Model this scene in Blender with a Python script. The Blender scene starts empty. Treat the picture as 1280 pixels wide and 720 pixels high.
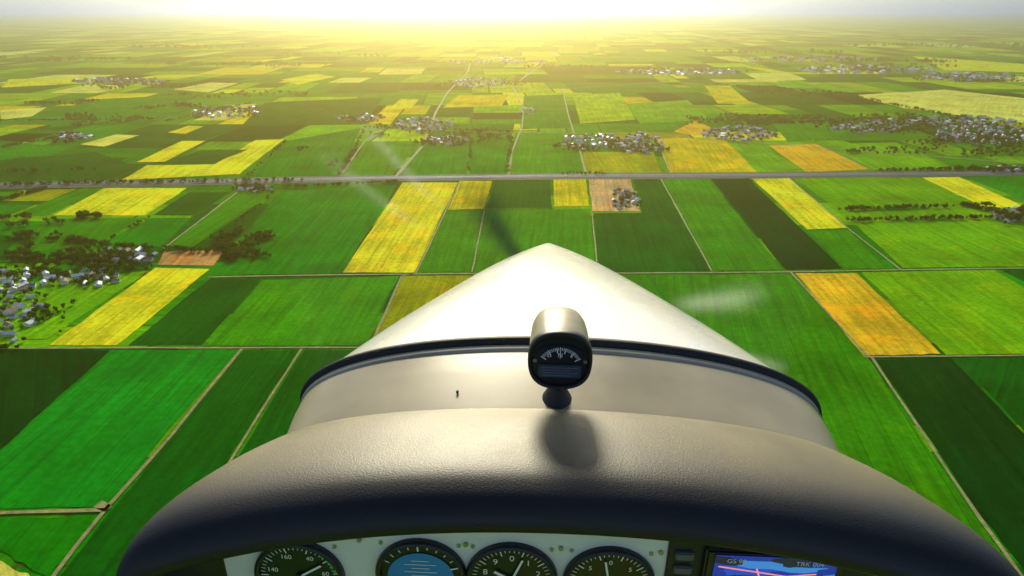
import bpy, bmesh, math, random
from mathutils import Vector, Matrix
random.seed(7)
R=random.Random(11)
sc=bpy.context.scene
sc.view_settings.view_transform='Standard'; sc.view_settings.look='None'; sc.view_settings.exposure=0
H=300.0; PITCH=math.radians(23.5); F=800.0
cp,sp=math.cos(PITCH),math.sin(PITCH)

# ---------------------------------------------------------------- helpers
def survey(u,v,z=0.0):
    """ground coordinates (metres) of a map point measured on the aerial photograph"""
    cx=(u-640)/F; cy=(360-v)/F
    dy=cp+cy*sp; dz=-sp+cy*cp
    s=(z-H)/dz
    return (cx*s,dy*s)
def lin(c):
    return tuple((x/255/12.92 if x/255<=.04045 else ((x/255+.055)/1.055)**2.4) for x in c)
def link(o,parent=None):
    sc.collection.objects.link(o)
    if parent: o.parent=parent
    return o
def mesh_obj(name,verts,faces,mat=None,parent=None,smooth=False):
    me=bpy.data.meshes.new(name); me.from_pydata(verts,[],faces); me.update()
    o=bpy.data.objects.new(name,me)
    if mat:
        for m in (mat if isinstance(mat,list) else [mat]): me.materials.append(m)
    if smooth:
        for p in me.polygons: p.use_smooth=True
    return link(o,parent)
def empty(name,mw=None,parent=None):
    o=bpy.data.objects.new(name,None); o.empty_display_size=.1
    link(o,parent)
    if mw is not None: o.matrix_world=mw
    return o
def new_mat(name):
    m=bpy.data.materials.new(name); m.use_nodes=True
    nt=m.node_tree; b=nt.nodes['Principled BSDF']
    return m,nt,b
def simple(name,col,rough=.5,metal=0,noise=0.0,nscale=20,bump=0.0,spec=.5,coat=0,attr=None):
    m,nt,b=new_mat(name)
    b.inputs['Base Color'].default_value=(*col,1); b.inputs['Roughness'].default_value=rough
    b.inputs['Metallic'].default_value=metal; b.inputs['Specular IOR Level'].default_value=spec
    b.inputs['Coat Weight'].default_value=coat
    tc=nt.nodes.new('ShaderNodeTexCoord')
    if noise>0:
        n=nt.nodes.new('ShaderNodeTexNoise'); n.inputs['Scale'].default_value=nscale; n.inputs['Detail'].default_value=6
        nt.links.new(tc.outputs['Object'],n.inputs['Vector'])
        mr=nt.nodes.new('ShaderNodeMapRange'); mr.inputs[1].default_value=.3; mr.inputs[2].default_value=.7
        mr.inputs[3].default_value=1-noise; mr.inputs[4].default_value=1+noise*.4
        nt.links.new(n.outputs['Fac'],mr.inputs[0])
        mx=nt.nodes.new('ShaderNodeVectorMath'); mx.operation='SCALE'; mx.inputs[0].default_value=col
        if attr:
            at=nt.nodes.new('ShaderNodeAttribute'); at.attribute_name=attr; nt.links.new(at.outputs['Color'],mx.inputs[0])
        nt.links.new(mr.outputs[0],mx.inputs['Scale']); nt.links.new(mx.outputs[0],b.inputs['Base Color'])
        mr2=nt.nodes.new('ShaderNodeMapRange'); mr2.inputs[3].default_value=max(0,rough-.12); mr2.inputs[4].default_value=min(1,rough+.15)
        nt.links.new(n.outputs['Fac'],mr2.inputs[0]); nt.links.new(mr2.outputs[0],b.inputs['Roughness'])
    if bump>0:
        n2=nt.nodes.new('ShaderNodeTexNoise'); n2.inputs['Scale'].default_value=420; n2.inputs['Detail'].default_value=3
        nt.links.new(tc.outputs['Object'],n2.inputs['Vector'])
        bp=nt.nodes.new('ShaderNodeBump'); bp.inputs['Strength'].default_value=bump; bp.inputs['Distance'].default_value=.001
        nt.links.new(n2.outputs['Fac'],bp.inputs['Height']); nt.links.new(bp.outputs[0],b.inputs['Normal'])
    return m

# ---------------------------------------------------------------- light, sky, haze
EL=math.radians(23.5); AZ=math.radians(-4)
w=bpy.data.worlds.new("World"); sc.world=w; w.use_nodes=True
nt=w.node_tree; bg=nt.nodes['Background']
sky=nt.nodes.new('ShaderNodeTexSky'); sky.sky_type='NISHITA'; sky.sun_disc=False
sky.sun_elevation=EL; sky.sun_rotation=AZ; sky.altitude=300
nt.links.new(sky.outputs[0],bg.inputs['Color']); bg.inputs['Strength'].default_value=.11
S=Vector((math.sin(AZ)*math.cos(EL),math.cos(AZ)*math.cos(EL),math.sin(EL)))
sl=bpy.data.lights.new('sun','SUN'); sl.energy=5; sl.angle=math.radians(14); sl.color=(1,.89,.62)
so=link(bpy.data.objects.new('sun',sl)); so.rotation_euler=S.to_track_quat('Z','Y').to_euler()

hz=bpy.data.materials.new('haze_air'); hz.use_nodes=True; n=hz.node_tree; n.nodes.clear()
out=n.nodes.new('ShaderNodeOutputMaterial'); vs=n.nodes.new('ShaderNodeVolumeScatter')
vs.inputs['Color'].default_value=(1,.70,.19,1); vs.inputs['Density'].default_value=2.15e-4; vs.inputs['Anisotropy'].default_value=.84
n.links.new(vs.outputs[0],out.inputs['Volume'])
L=42000; zb,zt=-30,520
mesh_obj('haze',[(x,y,z) for z in (zb,zt) for x,y in ((-L,-3000),(L,-3000),(L,L),(-L,L))],
  [(0,3,2,1),(4,5,6,7),(0,1,5,4),(1,2,6,5),(2,3,7,6),(3,0,4,7)],hz)

# ---------------------------------------------------------------- crop material
def crop_material(name,usevc=True,col=(.1,.2,.03)):
    m,nt,b0=new_mat(name); N=nt.nodes; Lk=nt.links
    N.remove(b0); b=N.new('ShaderNodeBsdfDiffuse'); Lk.new(b.outputs[0],N['Material Output'].inputs['Surface'])
    geo=N.new('ShaderNodeNewGeometry')
    if usevc:
        at=N.new('ShaderNodeAttribute'); at.attribute_name='Col'; c0=at.outputs['Color']
    else:
        rgb=N.new('ShaderNodeRGB'); rgb.outputs[0].default_value=(*col,1); c0=rgb.outputs[0]
    def noise(scale,det,rough=.55,vec=None):
        n=N.new('ShaderNodeTexNoise'); n.inputs['Scale'].default_value=scale; n.inputs['Detail'].default_value=det
        n.inputs['Roughness'].default_value=rough
        Lk.new(vec or geo.outputs['Position'],n.inputs['Vector']); return n.outputs['Fac']
    def mr(x,a,b_,c,d):
        r=N.new('ShaderNodeMapRange'); r.inputs[1].default_value=a; r.inputs[2].default_value=b_; r.inputs[3].default_value=c; r.inputs[4].default_value=d
        Lk.new(x,r.inputs[0]); return r.outputs[0]
    def mul(a,b_):
        r=N.new('ShaderNodeMath'); r.operation='MULTIPLY'; Lk.new(a,r.inputs[0]); Lk.new(b_,r.inputs[1]); return r.outputs[0]
    f=mul(mr(noise(.011,3),.3,.7,.72,1.24),mr(noise(.16,4,.7),.25,.75,.70,1.28))
    uv=N.new('ShaderNodeUVMap')
    sx=N.new('ShaderNodeSeparateXYZ'); Lk.new(uv.outputs[0],sx.inputs[0])
    mp=N.new('ShaderNodeMapping'); mp.inputs['Scale'].default_value=(.14,.006,1); Lk.new(uv.outputs[0],mp.inputs[0])
    f=mul(f,mr(noise(1.0,3,.5,mp.outputs[0]),.3,.7,.78,1.16))
    mp2=N.new('ShaderNodeMapping'); mp2.inputs['Scale'].default_value=(.6,.012,1); Lk.new(uv.outputs[0],mp2.inputs[0])
    f=mul(f,mr(noise(1.0,1,.5,mp2.outputs[0]),.3,.7,.84,1.12))
    md=N.new('ShaderNodeMath'); md.operation='PINGPONG'; md.inputs[1].default_value=11; Lk.new(sx.outputs[0],md.inputs[0])
    f=mul(f,mr(md.outputs[0],0,.9,.66,1.0))
    sc_=N.new('ShaderNodeVectorMath'); sc_.operation='SCALE'; Lk.new(c0,sc_.inputs[0]); Lk.new(f,sc_.inputs['Scale'])
    hs=N.new('ShaderNodeMix'); hs.data_type='RGBA'; hs.blend_type='MULTIPLY'
    hs.inputs['B'].default_value=(1.9,1.12,.6,1)
    Lk.new(mr(noise(.02,4,.6),.5,.72,0,.8),hs.inputs['Factor']); Lk.new(sc_.outputs[0],hs.inputs['A'])
    Lk.new(hs.outputs['Result'],b.inputs['Color'])
    return m
CROP=crop_material('crop')
GRASS=crop_material('meadow_grass',False,(.07,.15,.010))
K=1.2
def set_fields(me,cols,axes):
    ca=me.color_attributes.new('Col','FLOAT_COLOR','CORNER'); uvl=me.uv_layers.new(name='UVMap')
    for p in me.polygons:
        c=cols[p.index]; ax=axes[p.index]
        for li in p.loop_indices:
            ca.data[li].color=(*c,1)
            co=me.vertices[me.loops[li].vertex_index].co
            uvl.data[li].uv=(co.x*ax[1]-co.y*ax[0],co.x*ax[0]+co.y*ax[1])
PAL={'dark':(4,92,12),'green':(18,128,10),'mid':(54,138,8),'light':(102,168,10),'lime':(150,186,12),
 'olive':(150,158,14),'oy':(202,190,18),'yellow':(250,218,34),'pale':(246,220,88),'gold':(236,184,36),
 'brown':(186,136,76),'pink':(206,174,110),'vdark':(2,62,12),'bright':(4,146,24),'forest':(8,52,10)}
def col(k,j=.08,rr=R):
    c=lin(PAL[k]); f=K*(1+rr.uniform(-j,j)); return tuple(max(.0012,min(.88,x*f*(1+rr.uniform(-j,j)*.6))) for x in c)

g=mesh_obj('ground',[(-45000,-4000,0),(45000,-4000,0),(45000,45000,0),(-45000,45000,0)],[(0,1,2,3)],GRASS)
uvl=g.data.uv_layers.new(name='UVMap')
for l in g.data.loops: uvl.data[l.index].uv=g.data.vertices[l.vertex_index].co.xy

# ---- far and side patchwork
V=[];Fc=[];C=[];AX=[]
y=-900.0; rr=random.Random(5)
wts=[('green',20),('mid',20),('light',18),('dark',15),('vdark',7),('lime',8),('olive',5),('oy',5),('yellow',7),('pale',5),('forest',7)]
ks=[a for a,b in wts]; ww=[b for a,b in wts]
while y<38000:
    dy=(170+max(0,y)*.07)*rr.uniform(.6,1.4)
    xm=1500+max(0,y)*1.15
    x=-xm-rr.uniform(0,100); gap=2+max(0,y)*.0008
    sk=rr.uniform(-.12,.12)
    while x<xm:
        wd=rr.choice((rr.uniform(50,120),rr.uniform(90,280)))*(1+max(0,y)/9000)
        ns=rr.choice((1,1,2,2,3))
        cuts=sorted(rr.uniform(.2,.8) for _ in range(ns-1))
        ys=[y]+[y+dy*c for c in cuts]+[y+dy]
        for q in range(ns):
            ya,yb=ys[q]+gap*.5,ys[q+1]-gap*.5
            if yb<=ya: continue
            b0=len(V)
            sh=lambda yy:(yy-y)*sk
            V+= [(x+gap+sh(ya),ya+x*.01,.15),(x+wd-gap+sh(ya),ya+(x+wd)*.01,.15),(x+wd-gap+sh(yb),yb+(x+wd)*.01,.15),(x+gap+sh(yb),yb+x*.01,.15)]
            kk=rr.choices(ks,ww)[0]
            if -100<y<1550 and abs(x)<1500: kk=rr.choice(('green','mid','light','dark'))
            Fc.append((b0,b0+1,b0+2,b0+3)); C.append(col(kk,.15,rr)); AX.append((0,1) if rr.random()<.75 else (1,0))
        x+=wd
    y+=dy
o=mesh_obj('farmland',V,Fc,CROP); set_fields(o.data,C,AX)

# ---- surveyed fields
fields=[
('vdark',[(-60,437),(140,437),(0,565),(-140,690)]),
('bright',[(143,437),(300,437),(130,635),(-120,640),(0,565)]),
('green',[(-120,648),(120,646),(62,724),(0,690),(-120,670)]),
('pale',[(-160,676),(0,697),(60,730),(0,790),(-160,790)]),
('dark',[(305,437),(374,437),(278,590),(150,760),(45,760),(135,642)]),
('dark',[(380,437),(560,437),(520,800),(120,800),(282,592)]),
('green',[(560,437),(880,437),(930,800),(520,800)]),
('mid',[(810,343),(985,343),(1086,447),(1222,650),(1330,800),(930,800),(880,437)]),
('vdark',[(1094,449),(1188,447),(1380,645),(1380,790),(1340,790),(1228,650)]),
('dark',[(1192,447),(1420,445),(1420,690)]),
('yellow',[(195,334),(264,336),(146,433),(60,433)]),
('dark',[(264,347),(327,348),(252,433),(158,433)]),
('mid',[(327,350),(500,345),(455,433),(256,433)]),
('olive',[(502,345),(590,344),(560,433),(460,433)]),
('mid',[(592,343),(808,343),(870,434),(562,434)]),
('gold',[(992,341),(1070,341),(1178,444),(1080,446)]),
('light',[(1074,340),(1243,337),(1420,442),(1182,445)]),
('dark',[(1248,337),(1420,335),(1420,420)]),
('light',[(-60,375),(60,350),(190,338),(60,425),(-60,430)]),
('dark',[(-140,300),(-20,290),(60,300),(-30,335),(-160,345)]),
('olive',[(25,238),(98,236),(60,252),(0,252)]),
('mid',[(100,236),(128,236),(60,270),(10,272)]),
('yellow',[(130,235),(236,235),(183,270),(64,270)]),
('dark',[(236,240),(291,240),(242,270),(190,270)]),
('green',[(190,272),(240,272),(205,309),(118,309)]),
('mid',[(293,241),(345,240),(240,310),(207,310)]),
('mid',[(60,273),(186,272),(110,310),(0,318)]),
('green',[(348,239),(498,231),(426,343),(266,345)]),
('brown',[(204,314),(284,313),(268,333),(195,332)]),
('yellow',[(503,228),(573,228),(518,342),(427,342)]),
('oy',[(575,226),(616,226),(605,262),(559,263)]),
('mid',[(557,265),(604,264),(588,341),(521,341)]),
('dark',[(618,225),(689,225),(690,260),(607,261)]),
('mid',[(606,264),(738,261),(746,341),(590,341)]),
('oy',[(691,224),(733,224),(737,258),(692,259)]),
('pink',[(735,224),(788,224),(801,265),(740,265)]),
('dark',[(791,224),(825,224),(889,340),(748,340),(741,267),(803,266)]),
('mid',[(828,224),(885,223),(979,338),(892,340)]),
('vdark',[(887,223),(935,222),(1054,337),(982,338)]),
('yellow',[(938,222),(985,222),(1060,286),(1009,288)]),
('mid',[(1009,289),(1062,287),(1110,337),(1057,337)]),
('light',[(988,222),(1148,222),(1222,256),(1046,262)]),
('light',[(1050,265),(1232,260),(1250,272),(1062,276)]),
('light',[(1064,278),(1246,274),(1390,332),(1128,336)]),
('yellow',[(1151,222),(1198,221),(1290,262),(1228,259)]),
('green',[(1202,221),(1360,219),(1360,262),(1290,255)]),
('yellow',[(320,175),(356,174),(300,218),(150,226),(182,207),(268,206)]),
('dark',[(250,188),(312,187),(268,204),(205,204)]),
('yellow',[(228,176),(258,176),(205,203),(170,203)]),
('green',[(358,176),(452,160),(424,220),(308,221)]),
('mid',[(455,180),(526,180),(490,220),(430,221)]),
('green',[(530,182),(588,172),(584,218),(495,220)]),
('green',[(590,170),(640,168),(633,218),(587,218)]),
('mid',[(643,165),(716,165),(731,218),(637,218)]),
('olive',[(722,190),(818,190),(828,217),(736,217)]),
('oy',[(820,173),(905,172),(948,216),(838,217)]),
('light',[(910,178),(958,183),(1000,216),(950,216)]),
('gold',[(960,182),(1020,180),(1088,212),(1008,216)]),
('light',[(1023,180),(1120,178),(1200,212),(1092,213)]),
('dark',[(0,200),(120,190),(165,205),(100,229),(-60,231)]),
('green',[(-60,170),(95,185),(60,196),(-60,200)]),
('pale',[(98,181),(145,168),(176,169),(130,184)]),
('pale',[(240,151),(292,131),(322,130),(282,151)]),
('yellow',[(208,166),(236,157),(256,158),(232,168)]),
('yellow',[(486,136),(500,124),(524,124),(514,137)]),
('oy',[(553,135),(572,119),(637,118),(628,133)]),
('oy',[(880,107),(912,107),(940,130),(897,130)]),
('pale',[(1065,119),(1180,112),(1330,128),(1330,160),(1130,136)]),
('pale',[(60,116),(112,105),(165,108),(120,117)]),
('yellow',[(0,110),(10,99),(130,96),(115,104)]),
('pale',[(0,150),(0,138),(60,134),(40,146)]),
('gold',[(840,165),(870,150),(905,168),(868,170)]),
('light',[(780,130),(860,125),(890,150),(800,155)]),
('green',[(655,120),(705,118),(715,160),(650,162)]),
('lime',[(715,118),(775,116),(795,150),(725,155)]),
('mid',[(960,150),(1040,148),(1060,172),(985,178)]),
('dark',[(330,128),(480,122),(455,156),(300,158)]),
('green',[(100,125),(210,120),(235,145),(60,160)]),
('pale',[(930,92),(985,90),(1010,100),(950,102)]),
('yellow',[(1140,70),(1280,80),(1330,92),(1180,88)]),
('yellow',[(350,100),(395,92),(420,96),(372,106)]),
('pale',[(215,112),(262,103),(300,104),(260,116)]),
]
for fi,(k,poly) in enumerate(fields):
    pts=[Vector(survey(*p)) for p in poly]
    cen=sum(pts,Vector((0,0)))/len(pts)
    d=cen.length; ins=1.2+d*.0012
    pts=[p-(p-cen).normalized()*ins for p in pts]
    dense=[]
    for i,p in enumerate(pts):
        q=pts[(i+1)%len(pts)]; e=q-p; n=Vector((-e.y,e.x)).normalized()
        for j in range(8):
            off=0 if j==0 else R.uniform(-1,1)
            dense.append(p+e*j/8+n*off)
    es=[(pts[(i+1)%len(pts)]-pts[i]) for i in range(len(pts))]
    ax=max(es,key=lambda e:abs(e.normalized().y)*e.length).normalized()
    nm={'yellow':'wheat_field','gold':'wheat_field','pale':'wheat_field','oy':'barley_field','brown':'ploughed_field','pink':'farmyard'}.get(k,'crop_field')
    o=mesh_obj(nm,[(p.x,p.y,.45+fi*.002) for p in dense],[tuple(range(len(dense)))],CROP)
    if o.data.polygons[0].normal.z<0: o.data.flip_normals()
    set_fields(o.data,[col(k)],[ax])

# ---------------------------------------------------------------- roads and tracks
ASPH=simple('asphalt',(.10,.10,.105),.9,noise=.2,nscale=.2)
TRACK=simple('dirt_track',(.36,.32,.10),.95,noise=.45,nscale=.15)
VERGE=simple('verge_grass',(.03,.075,.01),.95,noise=.35,nscale=.1)
PAINT=simple('road_paint',(.8,.8,.78),.7)
def ribbon(name,pts,width,z,mat,off=0,parent=None,wob=0):
    P=[Vector(p) for p in pts]; D=[]
    for i in range(len(P)-1):
        n=max(2,int((P[i+1]-P[i]).length/40))
        for j in range(n): D.append(P[i].lerp(P[i+1],j/n))
    D.append(P[-1]); vs=[];fs=[]
    for i,p in enumerate(D):
        t=(D[min(i+1,len(D)-1)]-D[max(i-1,0)]).normalized(); nn=Vector((-t.y,t.x))
        a=off+R.uniform(-wob,wob); ww=width/2*(1+R.uniform(-wob,wob)*.5)
        vs+=[(p.x+nn.x*(a-ww),p.y+nn.y*(a-ww),z),(p.x+nn.x*(a+ww),p.y+nn.y*(a+ww),z)]
        if i: b=2*i; fs.append((b-2,b,b+1,b-1))
    o=mesh_obj(name,vs,fs,mat,parent)
    if o.data.polygons[0].normal.z<0: o.data.flip_normals()
    return o
hw=[survey(u,v) for u,v in ((-500,240),(-100,234),(200,229),(450,223.5),(700,220.5),(950,219.5),(1200,217),(1400,215.5),(1800,212))]
hwy=empty('highway')
ribbon('verge',hw,52,.8,VERGE,0,hwy)
for s in (-1,1):
    ribbon('carriageway',hw,8,1.2,ASPH,s*6.5,hwy)
    ribbon('edge_line',hw,.3,1.5,PAINT,s*10,hwy); ribbon('edge_line',hw,.3,1.5,PAINT,s*3.1,hwy)
    ribbon('lane_line',hw,.2,1.5,PAINT,s*6.5,hwy)
ribbon('guard_rail',hw,.6,1.8,simple('galvanised_rail',(.4,.4,.4),.5,.6),0,hwy)
def tr(pix,wd,name='dirt_track',mat=TRACK,z=.9):
    ribbon(name,[survey(*p) for p in pix],wd,z,mat,wob=.4)
tr([(302,437),(215,545),(132,638),(60,730)],2.6)
tr([(377,437),(330,510),(279,592),(180,740)],2.2)
tr([(-100,436),(300,435.5),(450,435),(700,436),(900,440)],2.6)
tr([(-80,645),(132,638)],3)
tr([(122,631),(137,637)],6)
tr([(1090,448),(1150,538),(1226,652),(1290,740)],2.4)
tr([(1080,447),(1200,446),(1420,443)],2.6)
tr([(260,347),(430,344),(600,342.5),(800,342),(990,340.5),(1120,338),(1420,334)],3.2)
tr([(988,341),(1085,446)],2.4)
tr([(826,224),(890,340)],2.5); tr([(300,238),(205,311)],3)
tr([(575,227),(520,342),(502,346),(470,420)],2.4)
tr([(606,262),(590,341)],2); tr([(740,266),(747,340)],2)
tr([(985,222),(1060,286),(1125,337)],2.6)
tr([(636,219),(640,190),(652,160),(655,135),(640,108)],4)
tr([(733,218),(722,180),(712,150),(703,112)],4)
tr([(495,221),(528,183),(545,140),(560,115),(585,90),(588,78)],7)
tr([(425,221),(455,178),(480,160)],4)
tr([(820,172),(838,217)],3); tr([(1020,180),(1090,213)],3)
tr([(0,152),(200,150),(340,128),(480,118)],5)
tr([(450,160),(640,166),(820,168),(960,180),(1280,205)],5)
tr([(700,112),(860,100),(1000,108),(1280,125)],6)
tr([(705,60),(640,108)],8)

# ---------------------------------------------------------------- trees
def leafmat(name,c):
    m,nt,b=new_mat(name); oi=nt.nodes.new('ShaderNodeObjectInfo')
    nt.nodes.remove(b); b=nt.nodes.new('ShaderNodeBsdfDiffuse')
    mr=nt.nodes.new('ShaderNodeMapRange'); mr.inputs[3].default_value=.7; mr.inputs[4].default_value=1.45; nt.links.new(oi.outputs['Random'],mr.inputs[0])
    v=nt.nodes.new('ShaderNodeVectorMath'); v.operation='SCALE'; v.inputs[0].default_value=c; nt.links.new(mr.outputs[0],v.inputs['Scale'])
    nt.links.new(v.outputs[0],b.inputs['Color'])
    tl=nt.nodes.new('ShaderNodeBsdfTranslucent'); nt.links.new(v.outputs[0],tl.inputs['Color'])
    ms=nt.nodes.new('ShaderNodeMixShader'); ms.inputs[0].default_value=.4
    nt.links.new(b.outputs[0],ms.inputs[1]); nt.links.new(tl.outputs[0],ms.inputs[2]); nt.links.new(ms.outputs[0],nt.nodes['Material Output'].inputs['Surface'])
    return m
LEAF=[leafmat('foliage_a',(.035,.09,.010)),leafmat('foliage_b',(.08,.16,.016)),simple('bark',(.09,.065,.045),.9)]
def tree_mesh(i):
    q=random.Random(100+i); vs=[];fs=[];mi=[]
    def cone(a,b,ra,rb):
        a=Vector(a);b=Vector(b);d=(b-a).normalized(); s=d.orthogonal().normalized(); t=d.cross(s); k=len(vs)
        for c,r in ((a,ra),(b,rb)):
            for j in range(5):
                an=j*math.tau/5; vs.append(tuple(c+s*math.cos(an)*r+t*math.sin(an)*r))
        for j in range(5): fs.append((k+j,k+(j+1)%5,k+5+(j+1)%5,k+5+j)); mi.append(2)
    cone((0,0,-.3),(q.uniform(-.3,.3),0,4.5),.4,.22)
    lobes=[]
    for j in range(7):
        an=q.uniform(0,math.tau); r=q.uniform(.8,3.2); z=q.uniform(3.5,8.5)
        c=(math.cos(an)*r,math.sin(an)*r,z); lobes.append((c,q.uniform(1.4,2.6)))
        cone((0,0,q.uniform(2.2,3.4)),c,.16,.05)
    for c,r in lobes:
        for _ in range(42):
            v=Vector((q.gauss(0,1),q.gauss(0,1),q.gauss(0,1))).normalized()*r*q.uniform(.55,1.1)
            p=Vector(c)+v; nn=(v.normalized()+Vector((q.uniform(-.6,.6),q.uniform(-.6,.6),q.uniform(-.2,.8)))).normalized()
            s=nn.orthogonal().normalized(); t=nn.cross(s); z=q.uniform(.35,.75); k=len(vs)
            for a,b in ((-1,-.7),(.8,-1),(1,.6),(-.3,1.1)): vs.append(tuple(p+s*a*z+t*b*z))
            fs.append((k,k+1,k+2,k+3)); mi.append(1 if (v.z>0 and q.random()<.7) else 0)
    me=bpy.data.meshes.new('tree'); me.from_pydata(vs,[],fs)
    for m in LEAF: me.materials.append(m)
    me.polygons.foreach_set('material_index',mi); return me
TREES=[tree_mesh(i) for i in range(5)]
def put_tree(x,y,par,s=1):
    o=bpy.data.objects.new('tree',R.choice(TREES)); sc.collection.objects.link(o); o.parent=par
    o.location=(x,y,.3); k=s*R.uniform(.45,1.05); o.scale=(k*R.uniform(.9,1.3),k*R.uniform(.9,1.3),k); o.rotation_euler=(0,0,R.uniform(0,6.28))
def wood(u,v,ru,rv,n,s=1,name='woodland'):
    e=empty(name)
    cl=[(R.uniform(0,math.tau),math.sqrt(R.random())) for _ in range(max(3,n//8))]
    for _ in range(n):
        a,r=R.choice(cl)
        x,y=survey(u+ru*(r*math.cos(a)+R.gauss(0,.15)),v+rv*(r*math.sin(a)+R.gauss(0,.15))); put_tree(x,y,e,s)
def hedge(p,q,n,s=.8,j=1.0):
    e=empty('hedgerow'); a=Vector(survey(*p)); b=Vector(survey(*q))
    for _ in range(n):
        c=a.lerp(b,R.random()); put_tree(c.x+R.uniform(-4,4)*j,c.y+R.uniform(-4,4)*j,e,s)
for a in [(300,308,34,20,130),(110,274,18,5,34,1.1),(80,325,75,9,130),(20,278,50,6,60),(300,298,35,7,30),
  (20,380,70,45,120,.75),(120,345,75,14,80,.75),(60,300,60,6,40),(35,300,20,12,26),
  (600,172,45,8,80),(500,165,40,7,60),(560,180,40,7,60),(740,184,45,8,60),(804,190,34,8,50),(925,152,60,7,150,1.1),
  (1010,152,60,6,130,1.2),(1110,158,70,9,190,1.1),(1220,183,75,12,230),(1150,148,70,5,120,1.2),(1240,212,45,4,60),(1265,268,25,8,34),
  (90,172,28,7,40),(285,142,50,10,60),(140,150,60,8,70,1.2),(160,108,70,4,70,1.6),(600,105,50,7,60,1.3),(1080,86,100,4,120,1.8),(850,90,90,3,90,1.8),
  (1220,100,80,5,100,1.6),(320,238,28,4,24),(780,254,16,8,9),(450,150,40,5,40),(230,135,50,5,60,1.2),(1120,190,60,5,60),(380,185,12,4,8),
  (420,208,20,8,10),(300,120,80,4,70,1.4),(1000,120,60,4,50,1.3),(60,215,60,3,24),
  (60,75,110,3,80,2.4),(280,82,90,2.5,70,2.2),(420,70,80,2,50,2.4),(180,60,120,2,70,3),(1180,58,120,2,70,3),(950,66,110,2,70,2.6),(720,84,60,2,40,2),(90,130,60,3,60,1.4),
  (1130,78,90,2,60,2.2)]: wood(*a)
for a in [((1050,263),(1240,258),110),((1055,277),(1245,273),70),((60,300),(190,312),80),((205,312),(340,322),50),((1,252),(60,236),50),
  ((345,236),(500,228),50),((100,230),(380,226),90),((1200,256),(1280,275),60),((1100,214),(1280,212),110),((860,150),(1000,155),90,1.1),
  ((424,220),(455,165),50),((640,168),(633,218),18),((208,152),(320,128),60),((0,185),(100,168),60),((30,437),(0,437),6),((345,240),(270,300),22,.55),
  ((700,218),(760,218),16),((0,318),(190,335),80),((1050,118),(1280,165),110,1.1),((880,105),(1060,118),80,1.1),((455,160),(640,166),70),((0,152),(200,150),70),
  ((190,271),(118,310),26,.55),((310,221),(358,176),36,.7),((585,218),(590,172),26,.7),((0,232),(100,230),40)]: hedge(*a)

# ---------------------------------------------------------------- houses
WALLS=[simple('render_white',(.82,.80,.74),.85),simple('render_cream',(.68,.62,.50),.85),simple('brick',(.36,.2,.13),.9)]
ROOFS=[simple('roof_slate',(.22,.23,.25),.6),simple('roof_tile',(.40,.22,.14),.8),simple('roof_sheet',(.78,.76,.72),.5)]
GL=simple('window_glass',(.03,.04,.05),.15)
def house_mesh(i):
    q=random.Random(i+40); L_=q.uniform(10,18); W_=q.uniform(7,10); h=q.uniform(3.4,6); rh=q.uniform(1.8,2.8); vs=[];fs=[];mi=[]
    def add(v,f,m):
        k=len(vs); vs.extend(v)
        for a in f: fs.append(tuple(k+b for b in a)); mi.append(m)
    a,b=L_/2,W_/2
    add([(-a,-b,0),(a,-b,0),(a,b,0),(-a,b,0),(-a,-b,h),(a,-b,h),(a,b,h),(-a,b,h),(-a,0,h+rh),(a,0,h+rh)],
        [(0,1,5,4),(2,3,7,6),(1,2,6,9,5),(3,0,4,8,7)],0)
    e=.5; t=.12; z0=h-e*rh/b
    for s in (-1,1):
        add([(-a-e,s*(b+e),z0+t),(a+e,s*(b+e),z0+t),(a+e,0,h+rh+t),(-a-e,0,h+rh+t),(-a-e,s*(b+e),z0-.1),(a+e,s*(b+e),z0-.1),(a+e,0,h+rh-.1),(-a-e,0,h+rh-.1)],
            [(0,1,2,3),(4,5,6,7),(0,1,5,4),(0,3,7,4),(1,2,6,5)],1)
    cx=a*.5
    add([(cx+x,y,z) for z in (h,h+rh+1.1) for x,y in ((-.4,-.4),(.4,-.4),(.4,.4),(-.4,.4))],[(4,5,6,7),(0,1,5,4),(1,2,6,5),(2,3,7,6),(3,0,4,7)],0)
    for s in (-1,1):
        for fl in range(1 if h<4.5 else 2):
            for j in range(4):
                x=-a+L_*(j+.5)/4; z=1+fl*2.6; yy=s*(b+.03); hh=1.2
                if j==1 and fl==0: z=.05; hh=2.1
                add([(x-.5,yy,z),(x+.5,yy,z),(x+.5,yy,z+hh),(x-.5,yy,z+hh)],[(0,1,2,3)],2)
    me=bpy.data.meshes.new('house'); me.from_pydata(vs,[],fs)
    for m in (WALLS[[0,0,1,0,0,0][i%6]],ROOFS[[2,1,2,0,2,1][i%6]],GL): me.materials.append(m)
    me.polygons.foreach_set('material_index',mi); return me
HS=[house_mesh(i) for i in range(6)]
def village(u,v,ru,rv,n,s=1):
    e=empty('village'); done=[]
    base=R.uniform(0,1.5)
    for _ in range(n*5):
        if len(done)>=n: break
        a=R.uniform(0,math.tau); r=math.sqrt(R.random())
        x,y=survey(u+ru*r*math.cos(a),v+rv*r*math.sin(a))
        if any((x-p)**2+(y-q)**2<(14*s)**2 for p,q in done): continue
        done.append((x,y)); o=bpy.data.objects.new('house',R.choice(HS)); sc.collection.objects.link(o); o.parent=e
        o.location=(x,y,.6); o.rotation_euler=(0,0,base+R.choice((0,math.pi/2))+R.uniform(-.25,.25)); k=s*R.uniform(.55,1.05); o.scale=(k,k,k)
        for _t in range(R.choice((0,1,2))):
            an=R.uniform(0,math.tau); d=R.uniform(10,17)*s; put_tree(x+d*math.cos(an),y+d*math.sin(an),e,.85*s)
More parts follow.
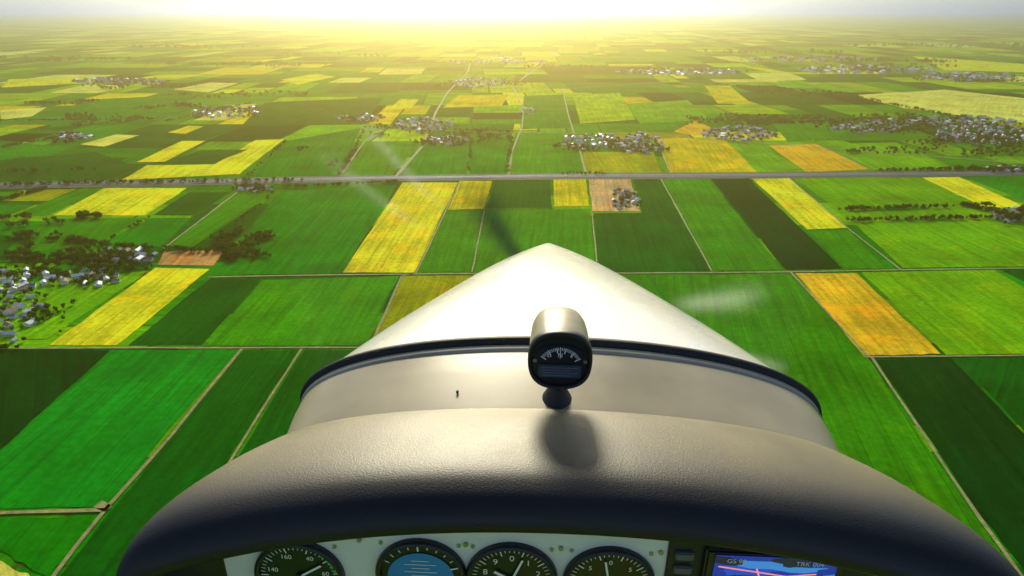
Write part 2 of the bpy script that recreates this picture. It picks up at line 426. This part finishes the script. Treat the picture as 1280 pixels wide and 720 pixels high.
for a in [(22,352,42,14,24,.9),(18,385,36,26,30,.9),(8,420,20,8,8,.9),(150,322,45,10,24,.9),(110,350,40,12,18,.9),(320,237,24,4,16),(781,250,17,12,18,.95),(740,178,38,10,54),(802,181,26,13,52),
  (530,157,36,8,60,1.1),(560,176,24,6,30),(922,168,46,9,70,1.1),(1230,168,62,14,110),(1190,152,80,6,70,1.2),(1085,160,50,7,50,1.1),(90,171,24,5,30,1.1),
  (283,140,42,8,50,1.1),(600,104,36,6,60,1.5),(1080,88,90,5,110,1.9),(850,91,80,3.5,70,1.9),(1210,97,60,5,70,1.8),(1265,270,22,9,22),
  (1252,213,26,4,26),(150,102,60,3,36,1.7),(450,148,30,4,18,1.1),(660,140,10,5,10),(1010,75,90,3,50,2.3),(620,78,60,3,34,2.3)]: village(*a)

# ================================================================ AIRCRAFT
A=Matrix.Translation((.05,0,H))@Matrix.Rotation(math.radians(-2.4),4,'Z')@Matrix.Rotation(math.radians(.7),4,'Y')
plane=empty('airplane',A)
def padd(o): o.parent=plane; return o
WHITE=simple('cowl_white_paint',(.88,.88,.89),.26,noise=.05,nscale=3,coat=.6)
TAN=simple('deck_paint',(.46,.40,.26),.36,noise=.28,nscale=5,bump=.06)
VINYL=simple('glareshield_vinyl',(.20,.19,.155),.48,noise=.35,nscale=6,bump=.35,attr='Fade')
DARK=simple('black_trim',(.010,.010,.014),.45,noise=.2,nscale=30,bump=.1)
RUB=simple('rubber_seal',(.012,.012,.012),.6)
PANEL=simple('panel_paint',(.82,.82,.78),.5,noise=.08,nscale=12,bump=.1)
METAL=simple('screw_metal',(.35,.35,.34),.35,.9)
def section(y,w_,crest,h,side,n=24,p=.78):
    pts=[]
    for i in range(-n,n+1):
        a=i/n*math.pi/2
        pts.append((w_*math.sin(a),y,crest-h*(1-max(0,math.cos(a))**p)))
    l=[(-w_*(1-.03*k),y,crest-h-side*k/4) for k in range(4,0,-1)]
    r=[(w_*(1-.03*k),y,crest-h-side*k/4) for k in range(1,5)]
    return l+pts+r
def loft(name,secs,mat,cap=False):
    m=len(secs[0]); vs=[v for s in secs for v in s]; fs=[]
    for i in range(len(secs)-1):
        for j in range(m-1): k=i*m+j; fs.append((k,k+1,k+m+1,k+m))
    if cap: fs.append(tuple(range((len(secs)-1)*m,len(secs)*m)))
    return mesh_obj(name,vs,fs,mat,plane,True)
def interp(keys,y):
    for a,b in zip(keys,keys[1:]):
        if a[0]<=y<=b[0]:
            t=(y-a[0])/(b[0]-a[0]); return [a[i]+(b[i]-a[i])*t for i in range(len(a))]
    return list(keys[-1])
def smoothkeys(keys,n):
    out=[]
    ys=[keys[0][0]+(keys[-1][0]-keys[0][0])*i/n for i in range(n+1)]
    for y in ys:
        acc=[0]*len(keys[0]); c=0
        for d in (-.12,-.06,0,.06,.12):
            yy=min(max(y+d,keys[0][0]),keys[-1][0])
            yy2=2*y-yy
            if not(keys[0][0]<=yy2<=keys[-1][0]): continue
            v=interp(keys,yy); acc=[p+q for p,q in zip(acc,v)]; c+=1
        out.append([p/c for p in acc])
    return out
ck=[(1.005,.472,-.535,.165,.30),(1.2,.425,-.567,.155,.32),(1.4,.368,-.605,.145,.34),(1.6,.305,-.643,.13,.36),(1.8,.232,-.685,.10,.36),(2.0,.145,-.73,.06,.36),(2.12,.078,-.758,.034,.34),(2.2,.02,-.778,.014,.3)]
loft('engine_cowling',[section(k[0],k[1],k[2],k[3],k[4]) for k in smoothkeys(ck,40)],WHITE,True)
loft('cowl_seal',[section(y,.478+e,-.533+e,.167,.30) for y,e in ((.990,-.012),(.990,.003),(.998,.005),(1.006,.003),(1.006,-.012))],RUB)
dk=[(.74,.44,-.560,.12,.25),(.80,.455,-.550,.13,.28),(.9,.468,-.543,.15,.3),(.985,.474,-.539,.165,.3)]
loft('cowl_deck',[section(*k) for k in smoothkeys(dk,16)],TAN)
loft('cowl_deck_edge',[section(y,.477+e,-.537+e,.166,.30) for y,e in ((.966,-.010),(.968,-.0005),(.983,.0005),(.987,-.01))],simple('deck_strip',(.46,.42,.32),.5,noise=.2,nscale=8))
# glareshield
gk=[(.830,-.577,.400,.06,.01),(.812,-.553,.410,.065,.015),(.79,-.541,.425,.066,.02),(.74,-.528,.458,.064,.035),(.68,-.518,.484,.062,.045),(.64,-.512,.494,.060,.052),
 (.615,-.511,.499,.060,.056),(.598,-.514,.502,.060,.06),(.582,-.520,.504,.061,.062),(.570,-.530,.505,.062,.063),(.563,-.541,.505,.063,.064),(.562,-.551,.504,.063,.064),(.568,-.558,.500,.063,.064),(.585,-.562,.494,.062,.06),(.66,-.565,.476,.06,.05)]
lip_shade=[1,1,1,.95,.72,.40,.22,.13,.1,.1,.1,.1,.1,.1,.1]  # shading of the rolled lip put into the vinyl colour, tan to near-black
def cr(p0,p1,p2,p3,t): return [.5*((2*b)+(c-a)*t+(2*a-5*b+4*c-d)*t*t+(3*b-a-3*c+d)*t**3) for a,b,c,d in zip(p0,p1,p2,p3)]
rows=[list(a)+[f] for a,f in zip(gk,lip_shade)]; fine=[]
for i in range(len(rows)-1):
    p=[rows[max(0,i-1)],rows[i],rows[i+1],rows[min(len(rows)-1,i+2)]]
    for j in range(3): fine.append(cr(*p,j/3))
fine.append(rows[-1]); secs=[]
for (y,z,w_,dr,bend,shd) in fine:
    s=section(0,w_,z,dr,.16,24,.9)
    secs.append([(x-.004,y-bend*min(1,abs(x)/w_)**2.2,zz) for x,_,zz in s])
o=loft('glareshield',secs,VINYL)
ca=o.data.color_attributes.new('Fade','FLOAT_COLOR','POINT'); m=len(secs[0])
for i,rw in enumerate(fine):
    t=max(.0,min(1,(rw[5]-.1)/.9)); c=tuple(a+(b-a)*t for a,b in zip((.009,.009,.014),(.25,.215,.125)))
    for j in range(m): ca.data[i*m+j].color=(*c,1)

# instrument panel
PY=.585
pts=[]
n=24
for i in range(n+1):
    x=-.43+.86*i/n; pts.append((x,-.560-.06*(1-math.sqrt(max(0,1-(x/.49)**2)))))
vs=[(x,PY,z) for x,z in pts]+[(.43,PY,-.86),(-.43,PY,-.86)]
k=len(vs); vs+=[(x,y+.02,z) for x,y,z in vs]
fs=[tuple(range(k))]+[(i,(i+1)%k,k+(i+1)%k,k+i) for i in range(k)]
mesh_obj('instrument_panel',vs,fs,PANEL,plane)
def cyl(name,c,r,y0,y1,mat,par,n=48,r2=None):
    r2=r if r2 is None else r2; vs=[];fs=[]
    for yy,rr_ in ((y0,r),(y1,r2)):
        for i in range(n):
            a=i*math.tau/n; vs.append((c[0]+rr_*math.cos(a),yy,c[1]+rr_*math.sin(a)))
    for i in range(n): fs.append((i,(i+1)%n,n+(i+1)%n,n+i))
    fs.append(tuple(range(n))); fs.append(tuple(range(n,2*n)))
    return mesh_obj(name,vs,fs,mat,par)
def ring(name,c,r0,r1,y0,y1,mat,par,n=64):
    prof=[(r0,y0+.004),(r0+.002,y0),(r1-.004,y0),(r1-.001,y0+.0015),(r1,y0+.005),(r1,y1)]
    vs=[];fs=[];m=len(prof)
    for i in range(n):
        a=i*math.tau/n
        for r,yy in prof: vs.append((c[0]+r*math.cos(a),yy,c[1]+r*math.sin(a)))
    for i in range(n):
        for j in range(m-1): fs.append((i*m+j,((i+1)%n)*m+j,((i+1)%n)*m+j+1,i*m+j+1))
    return mesh_obj(name,vs,fs,mat,par,True)
WMARK=simple('dial_white',(.9,.9,.9),.6); GFACE=simple('dial_black',(.012,.013,.016),.35); BEZ=simple('bezel_black',(.02,.02,.022),.35)
def strip(a,b,wd,y,c):
    p=Vector((c[0]+a[0],c[1]+a[1])); q=Vector((c[0]+b[0],c[1]+b[1])); d=(q-p).normalized(); nn=Vector((-d.y,d.x))*wd/2
    return [(p.x-nn.x,y,p.y-nn.y),(q.x-nn.x,y,q.y-nn.y),(q.x+nn.x,y,q.y+nn.y),(p.x+nn.x,y,p.y+nn.y)]
def ticks(name,c,r0,r1,n,y,wd,par,a0=0,a1=math.tau,mat=None):
    vs=[];fs=[]
    for i in range(n):
        a=a0+(a1-a0)*i/n; ca,sa=math.cos(a),math.sin(a); rr0=r0 if i%5 else r0-.004
        vs+=strip((rr0*ca,rr0*sa),(r1*ca,r1*sa),wd if i%5 else wd*1.7,y,c); fs.append((4*i,4*i+1,4*i+2,4*i+3))
    return mesh_obj(name,vs,fs,mat or WMARK,par)
def text(s,x,y,z,size,par,mat=WMARK):
    cu=bpy.data.curves.new('numeral','FONT'); cu.body=s; cu.size=size; cu.align_x='CENTER'; cu.align_y='CENTER'; cu.materials.append(mat)
    o=link(bpy.data.objects.new('numeral',cu),par); o.location=(x,y,z); o.rotation_euler=(math.pi/2,0,0); return o
def gauge(name,x,z,kind,r=.057):
    e=empty(name,A@Matrix.Translation((x,PY,z))); c=(0,0)
    ring('bezel',c,r*.88,r,-.010,.0,BEZ,e)
    cyl('dial_face',c,r*.90,-.003,0.001,GFACE,e)
    if kind=='att':
        m=24
        sky_=simple('attitude_sky',(.03,.25,.60),.4); gr=simple('attitude_ground',(.02,.05,.10),.5)
        for up,mt in ((1,sky_),(-1,gr)):
            vs=[(r*.74*math.cos(up*math.pi*i/m),-.0042,-.006+r*.74*math.sin(up*math.pi*i/m)) for i in range(m+1)]
            mesh_obj('horizon_half',vs,[tuple(range(m+1))],mt,e)
        for k in range(-2,6):
            hw_=.011 if k%2 else .02
            mesh_obj('pitch_bar',strip((-hw_,k*.006-.006),(hw_,k*.006-.006),.0010,-.0050,c),[(0,1,2,3)],WMARK,e)
        ticks('bank_marks',c,r*.76,r*.86,10,-.0045,.0012,e,.3,math.pi-.2)
        mesh_obj('aircraft_symbol',strip((-.024,-.006),(.024,-.006),.002,-.0058,c),[(0,1,2,3)],simple('orange',(.8,.3,.03),.5),e)
    else:
        ticks('scale_marks',c,r*.76,r*.86,50,-.0045,.0009,e)
        labs={'alt':list('0123456789'),'vsi':['0','5','10','15','20','15','10','5'],'asi':['40','60','80','100','120','140','160']}[kind]
        for i,t in enumerate(labs):
            a=math.pi/2-i*math.tau/len(labs)-(0 if kind!='asi' else .5)
            text(t,r*.60*math.cos(a),-.0048,r*.60*math.sin(a),.0125 if kind=='alt' else .0095,e)
        for an,ln,wd in {'alt':((1.2,.036,.0028),(2.6,.025,.0040)),'vsi':((1.75,.037,.0026),),'asi':((.6,.036,.003),)}[kind]:
            mesh_obj('needle',strip((-.008*math.cos(an),-.008*math.sin(an)),(ln*math.cos(an),ln*math.sin(an)),wd,-.0062,c),[(0,1,2,3)],WMARK,e)
        cyl('hub',c,.0045,-.0072,-.003,BEZ,e,20)
        if kind=='asi':
            ticks('green_arc',c,r*.86,r*.885,40,-.0047,.0035,e,-.6,1.0,simple('arc_green',(.05,.5,.1),.5))
    for sx in (-1,1):
        for sz in (-1,1): cyl('screw',(sx*r*.84,sz*r*.84),.0026,-.002,.001,METAL,e,12)
ZG=-.648
gauge('airspeed_indicator',-.334,ZG-.010,'asi'); gauge('attitude_indicator',-.180,ZG,'att'); gauge('altimeter',-.067,ZG,'alt'); gauge('vertical_speed_indicator',.053,ZG,'vsi')
for x in (-.254,-.1235,-.008,.112): padd(cyl('panel_screw',(x,-.597),.003,PY-.003,PY,METAL,None,14))
# navigation display
nd=empty('navigation_display',A@Matrix.Translation((.242,PY,-.636)))
def slab(name,x0,x1,z0,z1,y0,y1,mat,par,bev=.003):
    bm=bmesh.new(); bmesh.ops.create_cube(bm,size=1); 
    bmesh.ops.scale(bm,vec=(x1-x0,y1-y0,z1-z0),verts=bm.verts); bmesh.ops.translate(bm,vec=((x0+x1)/2,(y0+y1)/2,(z0+z1)/2),verts=bm.verts)
    bmesh.ops.bevel(bm,geom=bm.edges[:],offset=bev,segments=2,affect='EDGES')
    me=bpy.data.meshes.new(name); bm.to_mesh(me); bm.free(); me.materials.append(mat); o=bpy.data.objects.new(name,me); return link(o,par)
slab('black_subpanel',-.122,.126,-.12,.060,-.004,.002,simple('subpanel_black',(.02,.02,.024),.5),nd,.001)
slab('housing',-.080,.082,-.09,.058,-.014,-.003,BEZ,nd)
scm=bpy.data.materials.new('map_screen'); scm.use_nodes=True; n_=scm.node_tree; b=n_.nodes['Principled BSDF']
tc=n_.nodes.new('ShaderNodeTexCoord'); vo=n_.nodes.new('ShaderNodeTexVoronoi'); vo.inputs['Scale'].default_value=42; vo.distance='CHEBYCHEV'
mp=n_.nodes.new('ShaderNodeMapping'); mp.inputs['Scale'].default_value=(.5,1,2.2); n_.links.new(tc.outputs['Object'],mp.inputs[0]); n_.links.new(mp.outputs[0],vo.inputs['Vector'])
sx=n_.nodes.new('ShaderNodeSeparateColor'); n_.links.new(vo.outputs['Color'],sx.inputs[0])
cr_=n_.nodes.new('ShaderNodeValToRGB'); cr_.color_ramp.interpolation='CONSTANT'; el=cr_.color_ramp.elements
el[0].color=(.01,.03,.35,1); el[1].position=.35; el[1].color=(.02,.08,.6,1)
for p,c in ((.5,(.01,.01,.04,1)),(.68,(.5,.02,.07,1)),(.8,(.05,.28,.75,1)),(.9,(.02,.02,.25,1))):
    e_=el.new(p); e_.color=c
n_.links.new(sx.outputs[0],cr_.inputs[0]); n_.links.new(cr_.outputs[0],b.inputs['Emission Color']); b.inputs['Emission Strength'].default_value=.8
b.inputs['Base Color'].default_value=(.01,.01,.02,1); b.inputs['Roughness'].default_value=.15
mesh_obj('screen',[(-.070,-.0155,-.08),(.072,-.0155,-.08),(.072,-.0155,.053),(-.070,-.0155,.053)],[(0,1,2,3)],scm,nd)
MAG=bpy.data.materials.new('map_line'); MAG.use_nodes=True; b=MAG.node_tree.nodes['Principled BSDF']; b.inputs['Emission Color'].default_value=(.9,.1,.15,1); b.inputs['Emission Strength'].default_value=.8
for a,c_ in (((-.06,.012),(.05,.030)),((-.05,-.02),(.06,.02)),((-.02,.035),(.01,-.05)),((-.065,.036),(.02,.024))):
    mesh_obj('route_line',strip(a,c_,.0022,-.0162,(0,0)),[(0,1,2,3)],MAG,nd)
text('GS 98',-.045,-.0164,.045,.009,nd); text('TRK 004',.04,-.0164,.045,.009,nd)
for i in range(4): slab('button',-.114,-.092,.034-i*.022,.046-i*.022,-.009,-.003,simple('button_grey',(.12,.12,.13),.5),nd,.0015)

# ---------------- compass
ce=empty('magnetic_compass',A@Matrix.Translation((-.009,.80,-.461))); r=.0455
def cprof(prof,name,mat,nseg=56,sq=.12):
    vs=[];fs=[];m=len(prof)
    for i in range(nseg):
        a=i*math.tau/nseg; ca,sa=math.cos(a),math.sin(a)
        k=1+sq*(abs(ca*sa)*2)**2*.6
        for rr_,yy in prof: vs.append((rr_*k*ca,yy,rr_*k*sa))
    for i in range(nseg):
        for j in range(m-1): fs.append((i*m+j,((i+1)%nseg)*m+j,((i+1)%nseg)*m+j+1,i*m+j+1))
    return mesh_obj(name,vs,fs,mat,ce,True)
CT=simple('compass_housing',(.44,.39,.24),.38,noise=.2,nscale=40)
cprof([(r*.97,.004),(r*.98,.008),(r*.97,.055),(r*.94,.080),(r*.86,.098),(r*.6,.108),(.0005,.112)],'housing',CT)
cprof([(r*.88,.006),(r*.90,-.004),(r*.95,-.007),(r*1.0,-.005),(r*1.02,0),(r*1.02,.007),(r*.99,.009)],'face_bezel',DARK)
cyl('face_plate',(0,0),r*.94,.001,.006,GFACE,ce)
vs=[];fs=[];m=20
for i in range(m+1):
    t=-1+2*i/m; x=t*.034; hh=.003+.019*math.sqrt(max(0,1-(t*.98)**2)); vs+=[(x,-.0005,.004),(x,-.0005,.004+hh)]
    if i: b=2*i; fs.append((b-2,b,b+1,b-1))
mesh_obj('card_window',vs,fs,simple('compass_glass',(.02,.025,.035),.08),ce)
ticks('card_marks',(0,-.012),.028,.033,26,-.0012,.0008,ce,.5,math.pi-.5)
text('N',0,-.0012,.0085,.009,ce); text('33',-.016,-.0012,.0075,.007,ce); text('3',.016,-.0012,.0075,.007,ce)
mesh_obj('lubber_line',strip((0,.004),(0,.022),.001,-.0018,(0,0)),[(0,1,2,3)],WMARK,ce)
slab('correction_card',-.031,.031,-.028,-.007,-.002,.001,simple('card_blue',(.045,.065,.10),.3),ce,.001)
for i in range(4): mesh_obj('card_line',strip((-.026,-.011-i*.0042),(.026-(i%2)*.009,-.011-i*.0042),.0005,-.0030,(0,0)),[(0,1,2,3)],simple('card_ink',(.25,.28,.31),.6),ce)
for s in (-1,1): cyl('screw',(s*.036,0),.003,-.003,.001,METAL,ce,12)
vs=[];fs=[]
for z,wx,wy in ((-.040,.012,.018),(-.055,.011,.016),(-.068,.013,.018),(-.080,.018,.024),(-.090,.024,.030)):
    for i in range(20):
        a=i*math.tau/20; vs.append((wx*math.cos(a),.040+wy*math.sin(a),z))
for j in range(4):
    for i in range(20): fs.append((j*20+i,j*20+(i+1)%20,(j+1)*20+(i+1)%20,(j+1)*20+i))
mesh_obj('stand',vs,fs,DARK,ce,True)
padd(cyl('vent_pin',(-.165,-.553),.0022,.85,.853,RUB,None,12))

# ---------------- propeller
pe=empty('propeller',A@Matrix.Translation((0,2.36,-1.04)))
SP=simple('spinner_white',(.78,.78,.8),.25,coat=.5)
cyl('hub_plate',(0,0),.16,-.02,.03,SP,pe)
vs=[];fs=[];m=32;pf=[(.15,.03),(.145,.10),(.125,.18),(.09,.25),(.045,.30),(.002,.32)]
for rr_,yy in pf:
    for i in range(m): a=i*math.tau/m; vs.append((rr_*math.cos(a),yy,rr_*math.sin(a)))
for j in range(len(pf)-1):
    for i in range(m): fs.append((j*m+i,j*m+(i+1)%m,(j+1)*m+(i+1)%m,(j+1)*m+i))
mesh_obj('spinner',vs,fs,SP,pe,True)
na,nr=480,44; vs=[];fs=[];al=[];to=[]
def g_(x,s): return math.exp(-(x/s)**2)
def sm(x,a,b): t=min(1,max(0,(x-a)/(b-a))); return t*t*(3-2*t)
def da(a,c): return (a-c+180)%360-180
for j in range(nr+1):
    r_=.12+(.98)*j/nr
    for i in range(na):
        a=i*360/na; vs.append((r_*math.cos(math.radians(a)),0,r_*math.sin(math.radians(a))))
        dk_=.80*g_(da(a,127-14*(r_-.3)),9)*(1-sm(r_,.34,.60))+.5*g_(da(a,305),8)*(1-sm(r_,.5,.9))
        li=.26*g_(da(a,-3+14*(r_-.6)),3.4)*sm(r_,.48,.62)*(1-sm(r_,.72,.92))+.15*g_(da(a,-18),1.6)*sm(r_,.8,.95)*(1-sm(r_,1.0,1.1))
        li+=.10*g_(da(a,150-(r_-.8)*10),1.6)*sm(r_,.5,.7)*(1-sm(r_,.85,1.08))+.13*g_(da(a,139-(r_-.7)*10),1.5)*sm(r_,.5,.7)*(1-sm(r_,.85,1.0))  # reflection streaks near the blade tips, put into colour and opacity
        ed=.012*(1-sm(r_,1.0,1.1))
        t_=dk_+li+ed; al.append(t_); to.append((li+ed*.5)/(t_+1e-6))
for j in range(nr):
    for i in range(na): fs.append((j*na+i,j*na+(i+1)%na,(j+1)*na+(i+1)%na,(j+1)*na+i))
PB=bpy.data.materials.new('spinning_blade_blur'); PB.use_nodes=True; n_=PB.node_tree; n_.nodes.remove(n_.nodes['Principled BSDF'])
a1=n_.nodes.new('ShaderNodeAttribute'); a1.attribute_name='blur'; s_=n_.nodes.new('ShaderNodeSeparateXYZ'); n_.links.new(a1.outputs['Vector'],s_.inputs[0])
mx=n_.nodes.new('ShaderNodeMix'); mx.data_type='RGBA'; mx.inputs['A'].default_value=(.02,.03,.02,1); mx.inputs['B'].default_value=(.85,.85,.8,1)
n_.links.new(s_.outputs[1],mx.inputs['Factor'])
df=n_.nodes.new('ShaderNodeBsdfDiffuse'); tl=n_.nodes.new('ShaderNodeBsdfTranslucent'); tp=n_.nodes.new('ShaderNodeBsdfTransparent')
n_.links.new(mx.outputs['Result'],df.inputs[0]); n_.links.new(mx.outputs['Result'],tl.inputs[0])
m1=n_.nodes.new('ShaderNodeMixShader'); m1.inputs[0].default_value=.6; n_.links.new(df.outputs[0],m1.inputs[1]); n_.links.new(tl.outputs[0],m1.inputs[2])
m2=n_.nodes.new('ShaderNodeMixShader'); n_.links.new(s_.outputs[0],m2.inputs[0]); n_.links.new(tp.outputs[0],m2.inputs[1]); n_.links.new(m1.outputs[0],m2.inputs[2])
n_.links.new(m2.outputs[0],n_.nodes['Material Output'].inputs['Surface'])
bo=mesh_obj('spinning_blades',vs,fs,PB,pe)
at=bo.data.attributes.new('blur','FLOAT_VECTOR','POINT')
for i in range(len(vs)): at.data[i].vector=(al[i],to[i],0)

# ---------------------------------------------------------------- camera
cd=bpy.data.cameras.new('camera'); cd.lens=22.5; cd.sensor_width=36; cd.clip_start=.02; cd.clip_end=100000
co=link(bpy.data.objects.new('camera',cd)); co.location=(0,0,H); co.rotation_euler=(math.radians(90)-PITCH,0,0)
sc.camera=co
